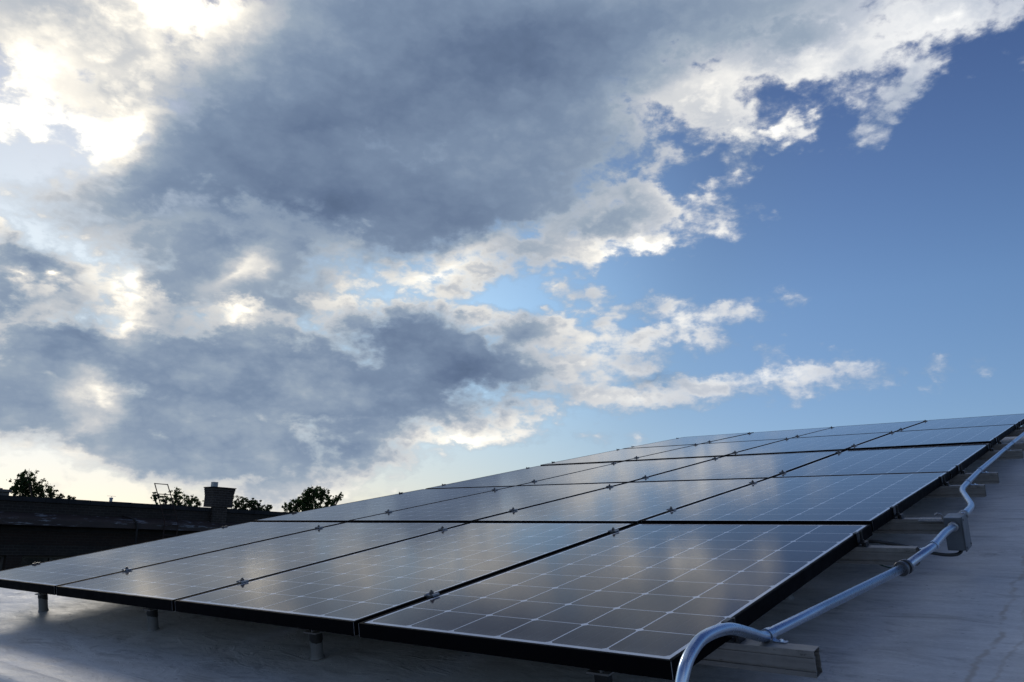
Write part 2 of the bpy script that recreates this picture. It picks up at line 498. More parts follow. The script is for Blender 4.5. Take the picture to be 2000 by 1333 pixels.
def roof_mat():
    mt, N, b = new_mat('silver_roof_membrane')
    co = N.node('ShaderNodeTexCoord').outputs['Object']
    x, y, z = N.sep(co)
    big = N.noise(co, 0.9, 5, 0.55)
    med = N.noise(N.v('MULTIPLY', co, (1.0, 2.6, 1.0)), 5.0, 7, 0.65, dist=.4)
    fine = N.noise(co, 70.0, 4, 0.65)
    brush = N.noise(N.v('MULTIPLY', co, (2.0, 26.0, 2.0)), 1.0, 5, 0.6)
    c = N.ramp(med, [(0.25, (.47, .46, .45)), (0.5, (.63, .62, .605)), (0.75, (.73, .72, .705))])
    f = N.m('MULTIPLY', N.lin(big, .3, .7, .82, 1.14), N.m('MULTIPLY', N.lin(brush, .3, .7, .93, 1.06), N.lin(fine, .3, .7, .92, 1.06)))
    c = N.v('SCALE', c, scale=f)
    # wandering tan water stains running down the slope
    wob = N.m('MULTIPLY', N.m('SUBTRACT', N.noise(N.v('MULTIPLY', co, (0.25, 1.0, 0.0)), 2.4, 6, 0.6), 0.5), 0.20)
    for x0, w, amt in ((0.42, 0.006, .55), (0.475, 0.004, .35), (1.35, .006, .4), (-4.9, .006, .3)):
        dd = N.m('ABSOLUTE', N.m('SUBTRACT', N.m('SUBTRACT', x, x0), wob))
        ln = N.smooth(dd, w * 0.2, w * 2.2, 1.0, 0.0)
        brk = N.smooth(N.noise(co, 9, 3, 0.6), .36, .56)
        c = N.mix(N.m('MULTIPLY', N.m('MULTIPLY', ln, brk), amt), c, (.36, .29, .22))
        
    # scuffs, black specks
    sp = N.smooth(N.noise(N.v('MULTIPLY', co, (1.0, 2.0, 1.0)), 17.0, 5, 0.75), .635, .69)
    c = N.mix(N.m('MULTIPLY', sp, .7), c, (.13, .12, .115))
    sm = N.smooth(N.noise(N.v('MULTIPLY', co, (1.0, 3.4, 1.0)), 2.6, 8, 0.72, dist=1.2), .52, .66)
    c = N.mix(N.m('MULTIPLY', sm, .5), c, (.25, .24, .23))
    wsp = N.smooth(N.noise(N.v('MULTIPLY', co, (1.3, 4.0, 1.0)), 6.0, 7, 0.75, dist=2.0), .60, .66)
    c = N.mix(N.m('MULTIPLY', wsp, .35), c, (.86, .86, .86))
    sp2 = N.smooth(N.noise(co, 120.0, 2, 0.6), .73, .77)
    c = N.mix(N.m('MULTIPLY', sp2, .55), c, (.04, .038, .036))
    # fine cracks
    vo = N.node('ShaderNodeTexVoronoi', feature='DISTANCE_TO_EDGE')
    N.put(vo.inputs['Vector'], N.v('ADD', N.v('MULTIPLY', co, (.6, 1.6, .6)), N.v('SCALE', N.noise(co, 3.0, 5, .6, color=True), scale=.9)))
    vo.inputs['Scale'].default_value = 1.3
    ck = N.smooth(vo.outputs['Distance'], 0.0, .006, 1.0, 0.0)
    ckm = N.m('MULTIPLY', ck, N.smooth(N.noise(co, 2.2, 3, .5), .48, .62))
    c = N.mix(N.m('MULTIPLY', ckm, .18), c, (.09, .08, .075))
    N.put(b.inputs['Base Color'], c)
    N.put(b.inputs['Roughness'], N.lin(med, .3, .7, .46, .64))
    b.inputs['Metallic'].default_value = 0.0
    h = N.m('ADD', N.m('MULTIPLY', med, 1.0), N.m('ADD', N.m('MULTIPLY', fine, .18), N.m('MULTIPLY', ckm, -.5)))
    h = N.m('ADD', h, N.m('MULTIPLY', big, 3.0))
    wr = N.m('ABSOLUTE', N.m('SUBTRACT', N.noise(N.v('MULTIPLY', co, (1.0, 2.2, 1.0)), 2.1, 4, .5, dist=1.0), .5))
    h = N.m('ADD', h, N.m('MULTIPLY', N.smooth(wr, 0.0, .05, 1.0, 0.0), N.smooth(N.noise(co, 1.3, 3, .5), .45, .7, .05, .38)))
    bp = N.node('ShaderNodeBump'); bp.inputs['Strength'].default_value = .6; bp.inputs['Distance'].default_value = 0.008
    N.put(bp.inputs['Height'], h); N.t.links.new(bp.outputs[0], b.inputs['Normal'])
    return mt


M_roof = roof_mat()


def brick_mat(name, c1, c2, mortar, axis='YZ', pale=None):
    mt, N, b = new_mat(name)
    co = N.node('ShaderNodeTexCoord').outputs['Object']
    x, y, z = N.sep(co)
    uv = N.comb(N.m('ADD', y, x), z, 0.0)
    br = N.node('ShaderNodeTexBrick')
    N.put(br.inputs['Vector'], uv)
    br.inputs['Scale'].default_value = 1.0
    br.inputs['Brick Width'].default_value = 0.21
    br.inputs['Row Height'].default_value = 0.075
    br.inputs['Mortar Size'].default_value = 0.009
    br.inputs['Color1'].default_value = (*c1, 1); br.inputs['Color2'].default_value = (*c2, 1)
    br.inputs['Mortar'].default_value = (*mortar, 1)
    f = N.lin(N.noise(co, 1.4, 6, .65), .3, .7, .6, 1.35)
    N.put(b.inputs['Base Color'], N.v('SCALE', br.outputs['Color'], scale=f))
    b.inputs['Roughness'].default_value = .9
    bp = N.node('ShaderNodeBump'); bp.inputs['Strength'].default_value = .8; bp.inputs['Distance'].default_value = 0.01
    N.put(bp.inputs['Height'], N.m('SUBTRACT', 1.0, br.outputs['Fac'])); N.t.links.new(bp.outputs[0], b.inputs['Normal'])
    return mt


M_brick = brick_mat('shade_dark_brick', (.026, .019, .016), (.018, .014, .012), (.042, .037, .032))  # albedo lowered so the backlit wall's shade sits in the colour
M_brick_red = brick_mat('dark_red_brick', (.026, .013, .009), (.019, .011, .008), (.03, .022, .018))
M_brick_chim = brick_mat('chimney_brick', (.040, .030, .025), (.026, .020, .017), (.08, .068, .06))
M_tar_shade = simple('tar_and_ledge_shade', (.022, .02, .02), .75, 0, .3, .5, 3, .5)  # dark tar, also used for the strip of painted ledge shade
M_coping = simple('coping_tile', (.016, .016, .018), .7, 0, .3, .3, 4, .3)
M_concrete = simple('old_concrete', (.10, .095, .09), .85, 0, .3, .3, 8, .4)
M_flue = simple('flue_metal', (.30, .31, .33), .45, .6, .5, .2, 8)
M_window = simple('window_glass', (.01, .012, .015), .12, 0, .6, .2, 2)
M_wood = simple('painted_wood_frame', (.10, .09, .08), .7, 0, .3, .2, 8)
M_lad = simple('rusty_ladder_steel', (.045, .026, .022), .6, .4, .4, .4, 9)
M_bark = simple('bark', (.055, .042, .032), .9, 0, .2, .4, 8, .5)
M_ground = simple('ground_soil_grass', (.055, .065, .04), .95, 0, .1, .4, .05)


def ledge_mat():
    mt, N, b = new_mat('peeling_ledge')
    co = N.node('ShaderNodeTexCoord').outputs['Object']
    fl = N.smooth(N.noise(N.v('MULTIPLY', co, (1, 1, 7)), 1.7, 6, .7), .56, .62)
    x, y, z = N.sep(co)
    c = N.mix(N.noise(co, 2.0, 5, .6), (.02, .013, .011), (.05, .032, .026))
    N.put(b.inputs['Base Color'], N.mix(N.m('MULTIPLY', fl, .8), c, (.22, .23, .25)))
    b.inputs['Roughness'].default_value = .7
    return mt


M_ledge = ledge_mat()


def leaf_mat(name, col):
    mt, N, b = new_mat(name)
    inf = N.node('ShaderNodeNewGeometry')
    r = inf.outputs['Random Per Island']
    c = N.mix(r, tuple(v * .7 for v in col), tuple(v * 1.4 for v in col))
    N.put(b.inputs['Base Color'], c)
    b.inputs['Roughness'].default_value = .6
    b.inputs['Specular IOR Level'].default_value = .25
    tr = N.node('ShaderNodeBsdfTranslucent'); N.put(tr.inputs[0], N.v('MULTIPLY', c, (1.3, 1.4, .5)))
    mxs = N.node('ShaderNodeMixShader'); mxs.inputs[0].default_value = .42
    N.t.links.new(b.outputs[0], mxs.inputs[1]); N.t.links.new(tr.outputs[0], mxs.inputs[2])
    N.t.links.new(mxs.outputs[0], N.t.nodes['Material Output'].inputs[0])
    return mt


M_leaf = leaf_mat('leaves_dark', (.040, .060, .022))
M_leaf2 = leaf_mat('leaves_mid', (.050, .080, .026))


# ------------------------------------------------------------------ mesh helpers
def link(name, bm, mat, parent=None, smooth=False, recalc=True):
    if recalc:
        bmesh.ops.recalc_face_normals(bm, faces=bm.faces)
    me = bpy.data.meshes.new(name)
    bm.to_mesh(me); bm.free()
    if smooth:
        for p in me.polygons: p.use_smooth = True
    for mm in (mat if isinstance(mat, (list, tuple)) else [mat]):
        me.materials.append(mm)
    o = bpy.data.objects.new(name, me)
    COL.objects.link(o)
    if parent: o.parent = parent
    return o


def empty(name, loc=(0, 0, 0), rot=(0, 0, 0), label=None, cat=None, group=None):
    o = bpy.data.objects.new(name, None)
    o.empty_display_size = .1
    COL.objects.link(o)
    o.location = loc; o.rotation_euler = rot
    if label: o['label'] = label
    if cat: o['category'] = cat
    if group: o['group'] = group
    return o


def tag(o, label=None, cat=None, group=None, kind=None):
    if label: o['label'] = label
    if cat: o['category'] = cat
    if group: o['group'] = group
    if kind: o['kind'] = kind
    return o


def box(bm, x0, x1, y0, y1, z0, z1, mi=0):
    vs = [bm.verts.new(c) for c in ((x0, y0, z0), (x1, y0, z0), (x1, y1, z0), (x0, y1, z0), (x0, y0, z1), (x1, y0, z1), (x1, y1, z1), (x0, y1, z1))]
    for f in ((0, 3, 2, 1), (4, 5, 6, 7), (0, 1, 5, 4), (1, 2, 6, 5), (2, 3, 7, 6), (3, 0, 4, 7)):
        bm.faces.new([vs[i] for i in f]).material_index = mi
    return vs


def bevel(o, w, seg=2):
    md = o.modifiers.new('bevel', 'BEVEL'); md.width = w; md.segments = seg; md.limit_method = 'ANGLE'
    return o


def cyl(bm, p0, p1, r0, r1=None, n=16, caps=True):
    p0, p1 = Vector(p0), Vector(p1); r1 = r0 if r1 is None else r1
    d = (p1 - p0).normalized()
    a = d.orthogonal().normalized(); b_ = d.cross(a)
    A = []; B = []
    for i in range(n):
        t = 2 * math.pi * i / n
        v = a * math.cos(t) + b_ * math.sin(t)
        A.append(bm.verts.new(p0 + v * r0)); B.append(bm.verts.new(p1 + v * r1))
    for i in range(n):
        bm.faces.new((A[i], A[(i + 1) % n], B[(i + 1) % n], B[i]))
    if caps:
        bm.faces.new(A[::-1]); bm.faces.new(B)


def sweep(bm, pts, rads, n=16, caps=True):
    """tube of varying radius along a polyline, parallel-transported"""
    pts = [Vector(p) for p in pts]
    if not hasattr(rads, '__len__'): rads = [rads] * len(pts)
    prev = None; rings = []
    for i, p in enumerate(pts):
        t = (pts[min(i + 1, len(pts) - 1)] - pts[max(i - 1, 0)]).normalized()
        if prev is None: a = t.orthogonal().normalized()
        else:
            a = (prev - t * prev.dot(t)).normalized()
        prev = a; b_ = t.cross(a)
        rings.append([bm.verts.new(p + (a * math.cos(2 * math.pi * k / n) + b_ * math.sin(2 * math.pi * k / n)) * rads[i]) for k in range(n)])
    for r1, r2 in zip(rings, rings[1:]):
        for k in range(n):
            bm.faces.new((r1[k], r1[(k + 1) % n], r2[(k + 1) % n], r2[k]))
    if caps:
        bm.faces.new(rings[0][::-1]); bm.faces.new(rings[-1])


def round_path(pts, rad, seg=8):
    """polyline with its corners turned into bends"""
    pts = [Vector(p) for p in pts]
    out = [pts[0]]
    for i in range(1, len(pts) - 1):
        a, b_, c = pts[i - 1], pts[i], pts[i + 1]
        u, w = (a - b_), (c - b_)
        k = min(rad, u.length * .48, w.length * .48)
        s_, e_ = b_ + u.normalized() * k, b_ + w.normalized() * k
        for j in range(seg + 1):
            t = j / seg
            out.append(s_ * (1 - t) ** 2 + b_ * 2 * t * (1 - t) + e_ * t * t)
    out.append(pts[-1])
    return out


# ------------------------------------------------------------------ the panel slope
# rows of panels follow the gently tilted roof; tilt of each row, and the gap after it
TH = [11.919, 11.444, 12.083, 11.956, 11.738]
GAP = [.0248, .0374, .0360, .0284, .01]
LIFT = [0.0, .007, .007, .014, .014]
ROW = []
yy = zz = ss = 0.0
for th_, g_ in zip(TH, GAP):
    ROW.append((yy, zz, R(th_), ss))
    L_ = 1.65 + g_
    yy += L_ * math.cos(R(th_)); zz += L_ * math.sin(R(th_)); ss += L_
MT = R(11.828)
NRM = Vector((0, -math.sin(MT), math.cos(MT)))
DIR = Vector((0, math.cos(MT), math.sin(MT)))


def P(x, s, off):
    """point at x along the front edge, s up the slope, off above the mean panel plane"""
    return Vector((x, 0, 0)) + DIR * s + NRM * off


# ------------------------------------------------------------------ ground
bm = bmesh.new()
bmesh.ops.create_circle(bm, cap_ends=True, segments=64, radius=6000)
g = link('ground', bm, M_ground)
g.location = (0, 0, -7.0)
tag(g, kind='structure')

# ------------------------------------------------------------------ the roof we stand on
rb = empty('flat_roofed_building', (0, 0, -7), label='building with silver grey membrane roof carrying the solar panels', cat='building')
OFF = -0.235
prof = []
p_fold = P(0, -0.10, OFF)
prof += [(-9.0, p_fold.z - .20), (-6.0, p_fold.z - .19), (-3.0, p_fold.z - .15)]
for k in range(0, 13):                                   # soft fold where the slope starts
    y_ = -1.6 + k * .12
    prof.append((y_, None))
pr2 = []
for y_, z_ in prof:
    if z_ is None:
        t = (y_ - p_fold.y)                              # negative in front of the fold
        z_ = p_fold.z + t * .055 - 0.0
    pr2.append((y_, z_))
pr2 = [q_ for q_ in pr2 if q_[0] < p_fold.y - .12]
a0 = pr2[-1]
for k in range(1, 11):
    u = k / 10
    y1, z1 = p_fold.y + .22, P(0, -0.10 + .22 / math.cos(MT), OFF).z
    c_ = (p_fold.y + .02, a0[1] + (p_fold.y + .02 - a0[0]) * .055)
    pr2.append(((1 - u) ** 2 * a0[0] + 2 * u * (1 - u) * c_[0] + u * u * y1, (1 - u) ** 2 * a0[1] + 2 * u * (1 - u) * c_[1] + u * u * z1))
for s_ in [x_ * .35 + .4 for x_ in range(27)]:
    v_ = P(0, s_, OFF); pr2.append((v_.y, v_.z))
ys, zs = pr2[-1]
for k in range(1, 10):                                   # over the ridge
    pr2.append((ys + k * .5, zs + .5 * k * math.tan(MT) - .028 * k * k))
bm = bmesh.new()
XS = [-5.6 + i * .4 for i in range(38)]
rnd = random.Random(5)
grid = []
for x_ in XS:
    grid.append([bm.verts.new((x_, y_, z_ + (math.sin(x_ * 1.7 + y_ * 1.1) + math.sin(x_ * .9 - y_ * 2.3)) * .0012)) for y_, z_ in pr2])
for A, B in zip(grid, grid[1:]):
    for i in range(len(pr2) - 1):
        bm.faces.new((A[i], B[i], B[i + 1], A[i + 1]))
rf = link('roof', bm, M_roof, rb, smooth=True)
rf.location = (0, 0, 7)
md = rf.modifiers.new('thickness', 'SOLIDIFY'); md.thickness = .12; md.offset = -1 if rf.data.polygons[0].normal.z > 0 else 1
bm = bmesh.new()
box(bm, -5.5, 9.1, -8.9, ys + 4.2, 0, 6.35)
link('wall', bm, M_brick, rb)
# lapped seams of the membrane: thin raised strips following the slope
def strip_x(y_a, y_b, x0, x1, th, name='seam'):
    bm = bmesh.new()
    pts_ = [(x0 + (x1 - x0) * i / 60) for i in range(61)]
    def zof(y_):
        for (ya, za), (yb, zb) in zip(pr2, pr2[1:]):
            if ya <= y_ <= yb: return za + (zb - za) * (y_ - ya) / (yb - ya)
        return pr2[-1][1]
    rows = []
    for i, x_ in enumerate(pts_):
        wob_ = .006 * math.sin(i * 1.3) + .004 * math.sin(i * 3.1)
        r_ = []
        for y_, h_ in ((y_a - .004 + wob_, -.004), (y_a + wob_, th), ((y_a + y_b) / 2, th * 1.2), (y_b + wob_, th), (y_b + .05 + wob_, -.004)):
            r_.append(bm.verts.new((x_, y_, zof(y_) + h_ + (math.sin(x_ * 1.7 + y_ * 1.1) + math.sin(x_ * .9 - y_ * 2.3)) * .0012)))
        rows.append(r_)
    for A, B in zip(rows, rows[1:]):
        for i in range(4): bm.faces.new((A[i], B[i], B[i + 1], A[i + 1]))
    o = link(name, bm, M_roof, rb, smooth=True)
    o.location = (0, 0, 7)
strip_x(-.42, -.30, -5.5, 9, .008, 'membrane_seam')
strip_x(-1.5, -1.4, -5.5, 9, .004, 'membrane_seam')

# ------------------------------------------------------------------ solar panels
ordr = ['front', 'second', 'third', 'fourth', 'rearmost']
colw = ['rightmost column beside the conduit', 'second column from the right', 'second column from the left', 'leftmost column beside the brick building']


def make_panel():
    e = empty('solar_panel')
    W_, L_, H_, T_ = .992, 1.65, .040, .0105
    bm = bmesh.new()
    box(bm, 0, W_, 0, T_, -H_, 0)
    box(bm, 0, W_, L_ - T_, L_, -H_, 0)
    box(bm, 0, T_, T_ + .0003, L_ - T_ - .0003, -H_, 0)
    box(bm, W_ - T_, W_, T_ + .0003, L_ - T_ - .0003, -H_, 0)
    f = link('frame', bm, M_frame, e)
    bevel(f, .0012, 2)
    bm = bmesh.new()
    vs = [bm.verts.new(c) for c in ((T_, T_, -.0012), (W_ - T_, T_, -.0012), (W_ - T_, L_ - T_, -.0012), (T_, L_ - T_, -.0012))]
    bm.faces.new(vs)
    r_ = bmesh.ops.extrude_face_region(bm, geom=list(bm.faces))
    for v_ in r_['geom']:
        if isinstance(v_, bmesh.types.BMVert): v_.co.z -= .005
    gl = link('glass', bm, M_glass, e)
    bm = bmesh.new()
    box(bm, .0006, .0018, -.0004, .0006, -.0385, -.0012)
    link('corner_joint', bm, M_clamp, e)
    bm = bmesh.new()
    box(bm, W_ - .0018, W_ - .0006, -.0004, .0006, -.0385, -.0012)
    link('corner_joint', bm, M_clamp, e)
    bm = bmesh.new()
    box(bm, .43, .56, L_ - .16, L_ - .06, -.028, -.0066)
    jb = link('connection_box', bm, M_cable, e)
    bevel(jb, .003, 1)
    return e


proto = make_panel()
rp = random.Random(3)
first = True
for r_i in range(5):
    for c_i in range(4):
        if first: e = proto; first = False
        else:
            e = proto.copy(); COL.objects.link(e)
            for ch in proto.children:
                c = ch.copy(); COL.objects.link(c); c.parent = e
        y_, z_, th_, s_ = ROW[r_i]
        n_ = Vector((0, -math.sin(th_), math.cos(th_)))
        base = Vector((-.992 - c_i * 1.012, y_, z_)) + n_ * (LIFT[r_i] + rp.uniform(-.0012, .0012))
        e.location = base
        e.rotation_euler = (th_ + rp.uniform(-.0008, .0008), rp.uniform(-.0012, .0012), 0)
        e['label'] = 'black framed solar panel in the %s row, %s' % (ordr[r_i], colw[c_i])
        e['category'] = 'solar panel'
        e['group'] = 'solar panels in rows on the roof'

# ------------------------------------------------------------------ rails with their clamps
RAIL_S = [.30, 1.45, 2.01, 3.07, 3.59, 4.83, 5.28, 6.62, 6.98, 8.20]
RAIL_ROW = [0, 0, 1, 1, 2, 2, 3, 3, 4, 4]


def rail_section():
    d = [(.020, 0), (.020, -.0125), (.0165, -.0135), (.0165, -.0165), (.0185, -.0175), (.0185, -.042), (.0160, -.043), (.0160, -.046), (.0205, -.047), (.0205, -.058)]
    return [(-a, b_) for a, b_ in d] + [(a, b_) for a, b_ in reversed(d)]


def hexprism(bm, c, r, h, z0=0):
    A = [bm.verts.new((c[0] + r * math.cos(math.pi / 3 * k), c[1] + r * math.sin(math.pi / 3 * k), c[2] + z0)) for k in range(6)]
    B = [bm.verts.new((v_.co.x, v_.co.y, v_.co.z + h)) for v_ in A]
    for k in range(6): bm.faces.new((A[k], A[(k + 1) % 6], B[(k + 1) % 6], B[k]))
    bm.faces.new(A[::-1]); bm.faces.new(B)


def mesh_only(name, bm, mat, bev=0):
    bmesh.ops.recalc_face_normals(bm, faces=bm.faces)
    if bev: bmesh.ops.bevel(bm, geom=list(bm.edges), offset=bev, segments=1, affect='EDGES')
    me = bpy.data.meshes.new(name); bm.to_mesh(me); bm.free(); me.materials.append(mat)
    return me


# saddle plate that bridges two frames; local z = 0 is the top of the frames
bm = bmesh.new()
pl = [(-.0195, .0008), (-.0195, .0055), (-.012, .0075), (-.0085, .0045), (.0085, .0045), (.012, .0075), (.0195, .0055), (.0195, .0008), (.0088, .0008), (.0088, -.02), (-.0088, -.02), (-.0088, .0008)]
for sgn in (-1,):
    A = [bm.verts.new((a, -.015, b_)) for a, b_ in pl]; B = [bm.verts.new((a, .015, b_)) for a, b_ in pl]
    for k in range(len(pl)): bm.faces.new((A[k], A[(k + 1) % len(pl)], B[(k + 1) % len(pl)], B[k]))
    bm.faces.new(A); bm.faces.new(B[::-1])
ME_mid = mesh_only('mid_clamp', bm, M_clamp)
bm = bmesh.new()
cyl(bm, (0, 0, -.03), (0, 0, .0175), .0038, n=10)
cyl(bm, (0, 0, .0046), (0, 0, .0062), .0085, n=14)
hexprism(bm, (0, 0, .0063), .0072, .0065)
ME_bolt = mesh_only('bolt', bm, M_bolt)
# end clamp: z-shaped black bracket; +x is away from the panel
bm = bmesh.new()
pl = [(-.010, .0008), (-.010, .0045), (.003, .0045), (.003, -.026), (.030, -.026), (.030, -.0302), (-.0010 + .0025, -.0302), (.0015, .0008)]
A = [bm.verts.new((a, -.019, b_)) for a, b_ in pl]; B = [bm.verts.new((a, .019, b_)) for a, b_ in pl]
for k in range(len(pl)): bm.faces.new((A[k], A[(k + 1) % len(pl)], B[(k + 1) % len(pl)], B[k]))
bm.faces.new(A); bm.faces.new(B[::-1])
box(bm, .022, .030, -.019, .019, -.055, -.0304)
ME_end = mesh_only('end_clamp', bm, M_black)
bm = bmesh.new()
cyl(bm, (.014, 0, -.05), (.014, 0, .010), .0038, n=10)
hexprism(bm, (.014, 0, -.0256), .0075, .006)
ME_ebolt = mesh_only('bolt', bm, M_black)

sec = rail_section()
bm = bmesh.new()
X0, X1 = -4.15, 0.195
rings = []
for x_ in (X0, X1):
    rings.append([bm.verts.new((x_, a, b_)) for a, b_ in sec])
n_ = len(sec)
for k in range(n_):
    bm.faces.new((rings[0][k], rings[0][(k + 1) % n_], rings[1][(k + 1) % n_], rings[1][k]))
bmesh.ops.recalc_face_normals(bm, faces=bm.faces)
ME_rail = bpy.data.meshes.new('rail_bar'); bm.to_mesh(ME_rail); bm.free(); ME_rail.materials.append(M_rail)
rail_place = ['crossing under the front edge of the nearest panels', 'under the upper end of the front row, passing below the conduit',
              'carrying the grey junction box at its right end', 'under the upper end of the second row of panels',
              'under the lower end of the third row of panels', 'under the upper end of the third row of panels',
              'under the lower end of the fourth row of panels', 'under the upper end of the fourth row of panels',
              'under the lower end of the rearmost row of panels', 'under the upper end of the rearmost row of panels']


def add_child(me, name, parent, loc, rot=(0, 0, 0)):
    o = bpy.data.objects.new(name, me); COL.objects.link(o); o.parent = parent; o.location = loc; o.rotation_euler = rot
    return o


for i, (s_, r_i) in enumerate(zip(RAIL_S, RAIL_ROW)):
    y_, z_, th_, s0 = ROW[r_i]
    n_ = Vector((0, -math.sin(th_), math.cos(th_))); d_ = Vector((0, math.cos(th_), math.sin(th_)))
    org = Vector((0, y_, z_)) + d_ * (s_ - s0) + n_ * LIFT[r_i]
    e = empty('mounting_rail', org, (th_, 0, 0), 'aluminium mounting rail ' + rail_place[i], 'mounting rail', 'aluminium rails under the solar panels')
    rbj = add_child(ME_rail, 'rail_bar', e, (random.Random(i).uniform(-.01, .01), 0, -.0425))
    md = rbj.modifiers.new('wall', 'SOLIDIFY'); md.thickness = .0024; md.offset = -1
    for k in range(3):
        c = add_child(ME_mid, 'mid_clamp', e, (-1.002 - k * 1.012, random.Random(i * 7 + k).uniform(-.02, .02), .0006), (0, 0, random.Random(i * 3 + k).uniform(-.06, .06)))
        add_child(ME_bolt, 'bolt', c, (0, 0, 0), (0, 0, random.Random(k + i).uniform(0, 1)))
    c = add_child(ME_end, 'end_clamp', e, (.0006, 0, .0006)); add_child(ME_ebolt, 'bolt', c, (0, 0, 0))
    c = add_child(ME_end, 'end_clamp', e, (-4.0286, 0, .0006), (0, 0, math.pi)); add_child(ME_ebolt, 'bolt', c, (0, 0, 0))

# ------------------------------------------------------------------ posts
M_post = simple('coated_post', (.19, .195, .20), .55, .1, .5, .25, 18, .5)


def make_post(seed):
    rr = random.Random(seed)
    e = empty('roof_post')
    h = .088
    bm = bmesh.new()
    cyl(bm, (0, 0, 0), (0, 0, h), .0225, .0215, n=24)
    cyl(bm, (0, 0, 0), (0, 0, .010), .0265, .0235, n=24, caps=False)
    link('post_sleeve', bm, M_post, e, smooth=False)
    bm = bmesh.new()
    # torn black wrap at the top of the sleeve, ragged lower edge
    N_ = 28; lo = []; hi = []
    for k in range(N_):
        t = 2 * math.pi * k / N_
        zz_ = h - .022 - .009 * math.sin(t + seed) - rr.uniform(0, .004)
        lo.append(bm.verts.new((.0235 * math.cos(t), .0235 * math.sin(t), zz_)))
        hi.append(bm.verts.new((.0230 * math.cos(t), .0230 * math.sin(t), h + .0015)))
    for k in range(N_): bm.faces.new((lo[k], lo[(k + 1) % N_], hi[(k + 1) % N_], hi[k]))
    link('post_cap', bm, M_cable, e)
    bm = bmesh.new()
    box(bm, -.034, .034, -.026, .026, h + .002, h + .007)
    box(bm, .006, .011, -.022, .022, h + .0072, h + .055)
    link('bracket', bm, M_rail, e)
    return e


pl_ = ['in daylight near the left end of the front panel edge', 'under the front panel edge, second from the left', 'under the front panel edge, second from the right', 'under the nearest panel, cut by the photo bottom']
for i, x_ in enumerate((-3.857, -2.695, -1.543, -.350)):
    e = make_post(i)
    e.location = P(x_, .262, OFF + .001); e.rotation_euler = (MT, 0, 0)
    tag(e, 'short grey coated roof post ' + pl_[i], 'support post', 'posts holding the front rail')
for i, (x_, s_) in enumerate(((-3.735, 1.46), (-2.58, 1.46), (-1.435, 1.46), (-.275, 1.46))):
    e = make_post(i + 9)
    e.location = P(x_, s_ - .03, OFF + .001); e.rotation_euler = (MT, 0, 0)
    tag(e, 'grey post hidden in shade beneath the second rail, %s' % ['leftmost of four', 'second from left', 'second from right', 'rightmost of four'][i], 'support post', 'posts holding the second rail')

# ------------------------------------------------------------------ conduit
PR = .0128
path1 = [P(.066, -.17, -.22), P(.074, -.135, -.06), P(.079, -.105, .012), P(.08, -.062, .043), P(.08, .006, .055), P(.08, .12, .040), P(.080, .22, .005), P(.083, .30, -.026), P(.089, .36, -.029), P(.224, 1.081, -.029),
         P(.246, 1.40, -.029), P(.246, 1.52, -.027), P(.245, 1.64, -.026), P(.245, 1.745, -.030), P(.245, 1.83, -.034)]


def catmull(pts, n=8):
    pts = [Vector(p) for p in pts]; out = []
    for i in range(len(pts) - 1):
        p0, p1, p2, p3 = pts[max(i - 1, 0)], pts[i], pts[i + 1], pts[min(i + 2, len(pts) - 1)]
        for j in range(n):
            t = j / n
            out.append(.5 * ((2 * p1) + (p2 - p0) * t + (2 * p0 - 5 * p1 + 4 * p2 - p3) * t * t + (3 * p1 - p0 - 3 * p2 + p3) * t ** 3))
    out.append(pts[-1])
    return out


cond = empty('electrical_conduit', P(.08, 0, -.2), label='galvanised steel conduit bent over the panel corner and running up the roof', cat='conduit')
inv = -P(.08, 0, -.2)


def cpart(name, bm, mat=M_pipe, smooth=True, parent=cond):
    for v_ in bm.verts: v_.co += inv
    return link(name, bm, mat, parent, smooth=smooth)


bend = catmull(path1[:9], 8)
bm = bmesh.new(); sweep(bm, bend + [path1[9]], PR, 24); cpart('tube', bm)
bm = bmesh.new(); sweep(bm, [path1[9]] + catmull(path1[10:], 6), PR, 24); cpart('tube', bm)
path2 = [P(.262, 1.94, -.012), P(.262, 2.03, -.012), P(.245, 2.28, -.028), P(.128, 2.80, -.029), P(.118, 3.07, -.029), P(.105, 3.59, -.029), P(.10, 4.83, -.029), P(.10, 6.98, -.029), P(.10, 8.6, -.029)]
bm = bmesh.new(); sweep(bm, round_path(path2, .11, 8), PR, 20); cpart('tube', bm)


def ring_on(p, d, r0, r1, length, name, bm=None):
    bm = bm or bmesh.new()
    d = d.normalized()
    sweep(bm, [p + d * length * k_ for k_ in (-.502, -.5, -.42, .42, .5, .502)], [r0 * .9, r1 * .96, r1, r1, r1 * .96, r0 * .9], 24)
    return bm


# compression coupling
d_ = path1[9] - path1[8]
bm = ring_on(path1[9], d_, PR, .0165, .040, 'coupling')
ring_on(path1[9] - d_.normalized() * .013, d_, PR, .0222, .011, 'c', bm)
ring_on(path1[9] + d_.normalized() * .014, d_, PR, .0222, .011, 'c', bm)
cpart('coupling', bm, M_bolt, smooth=False)


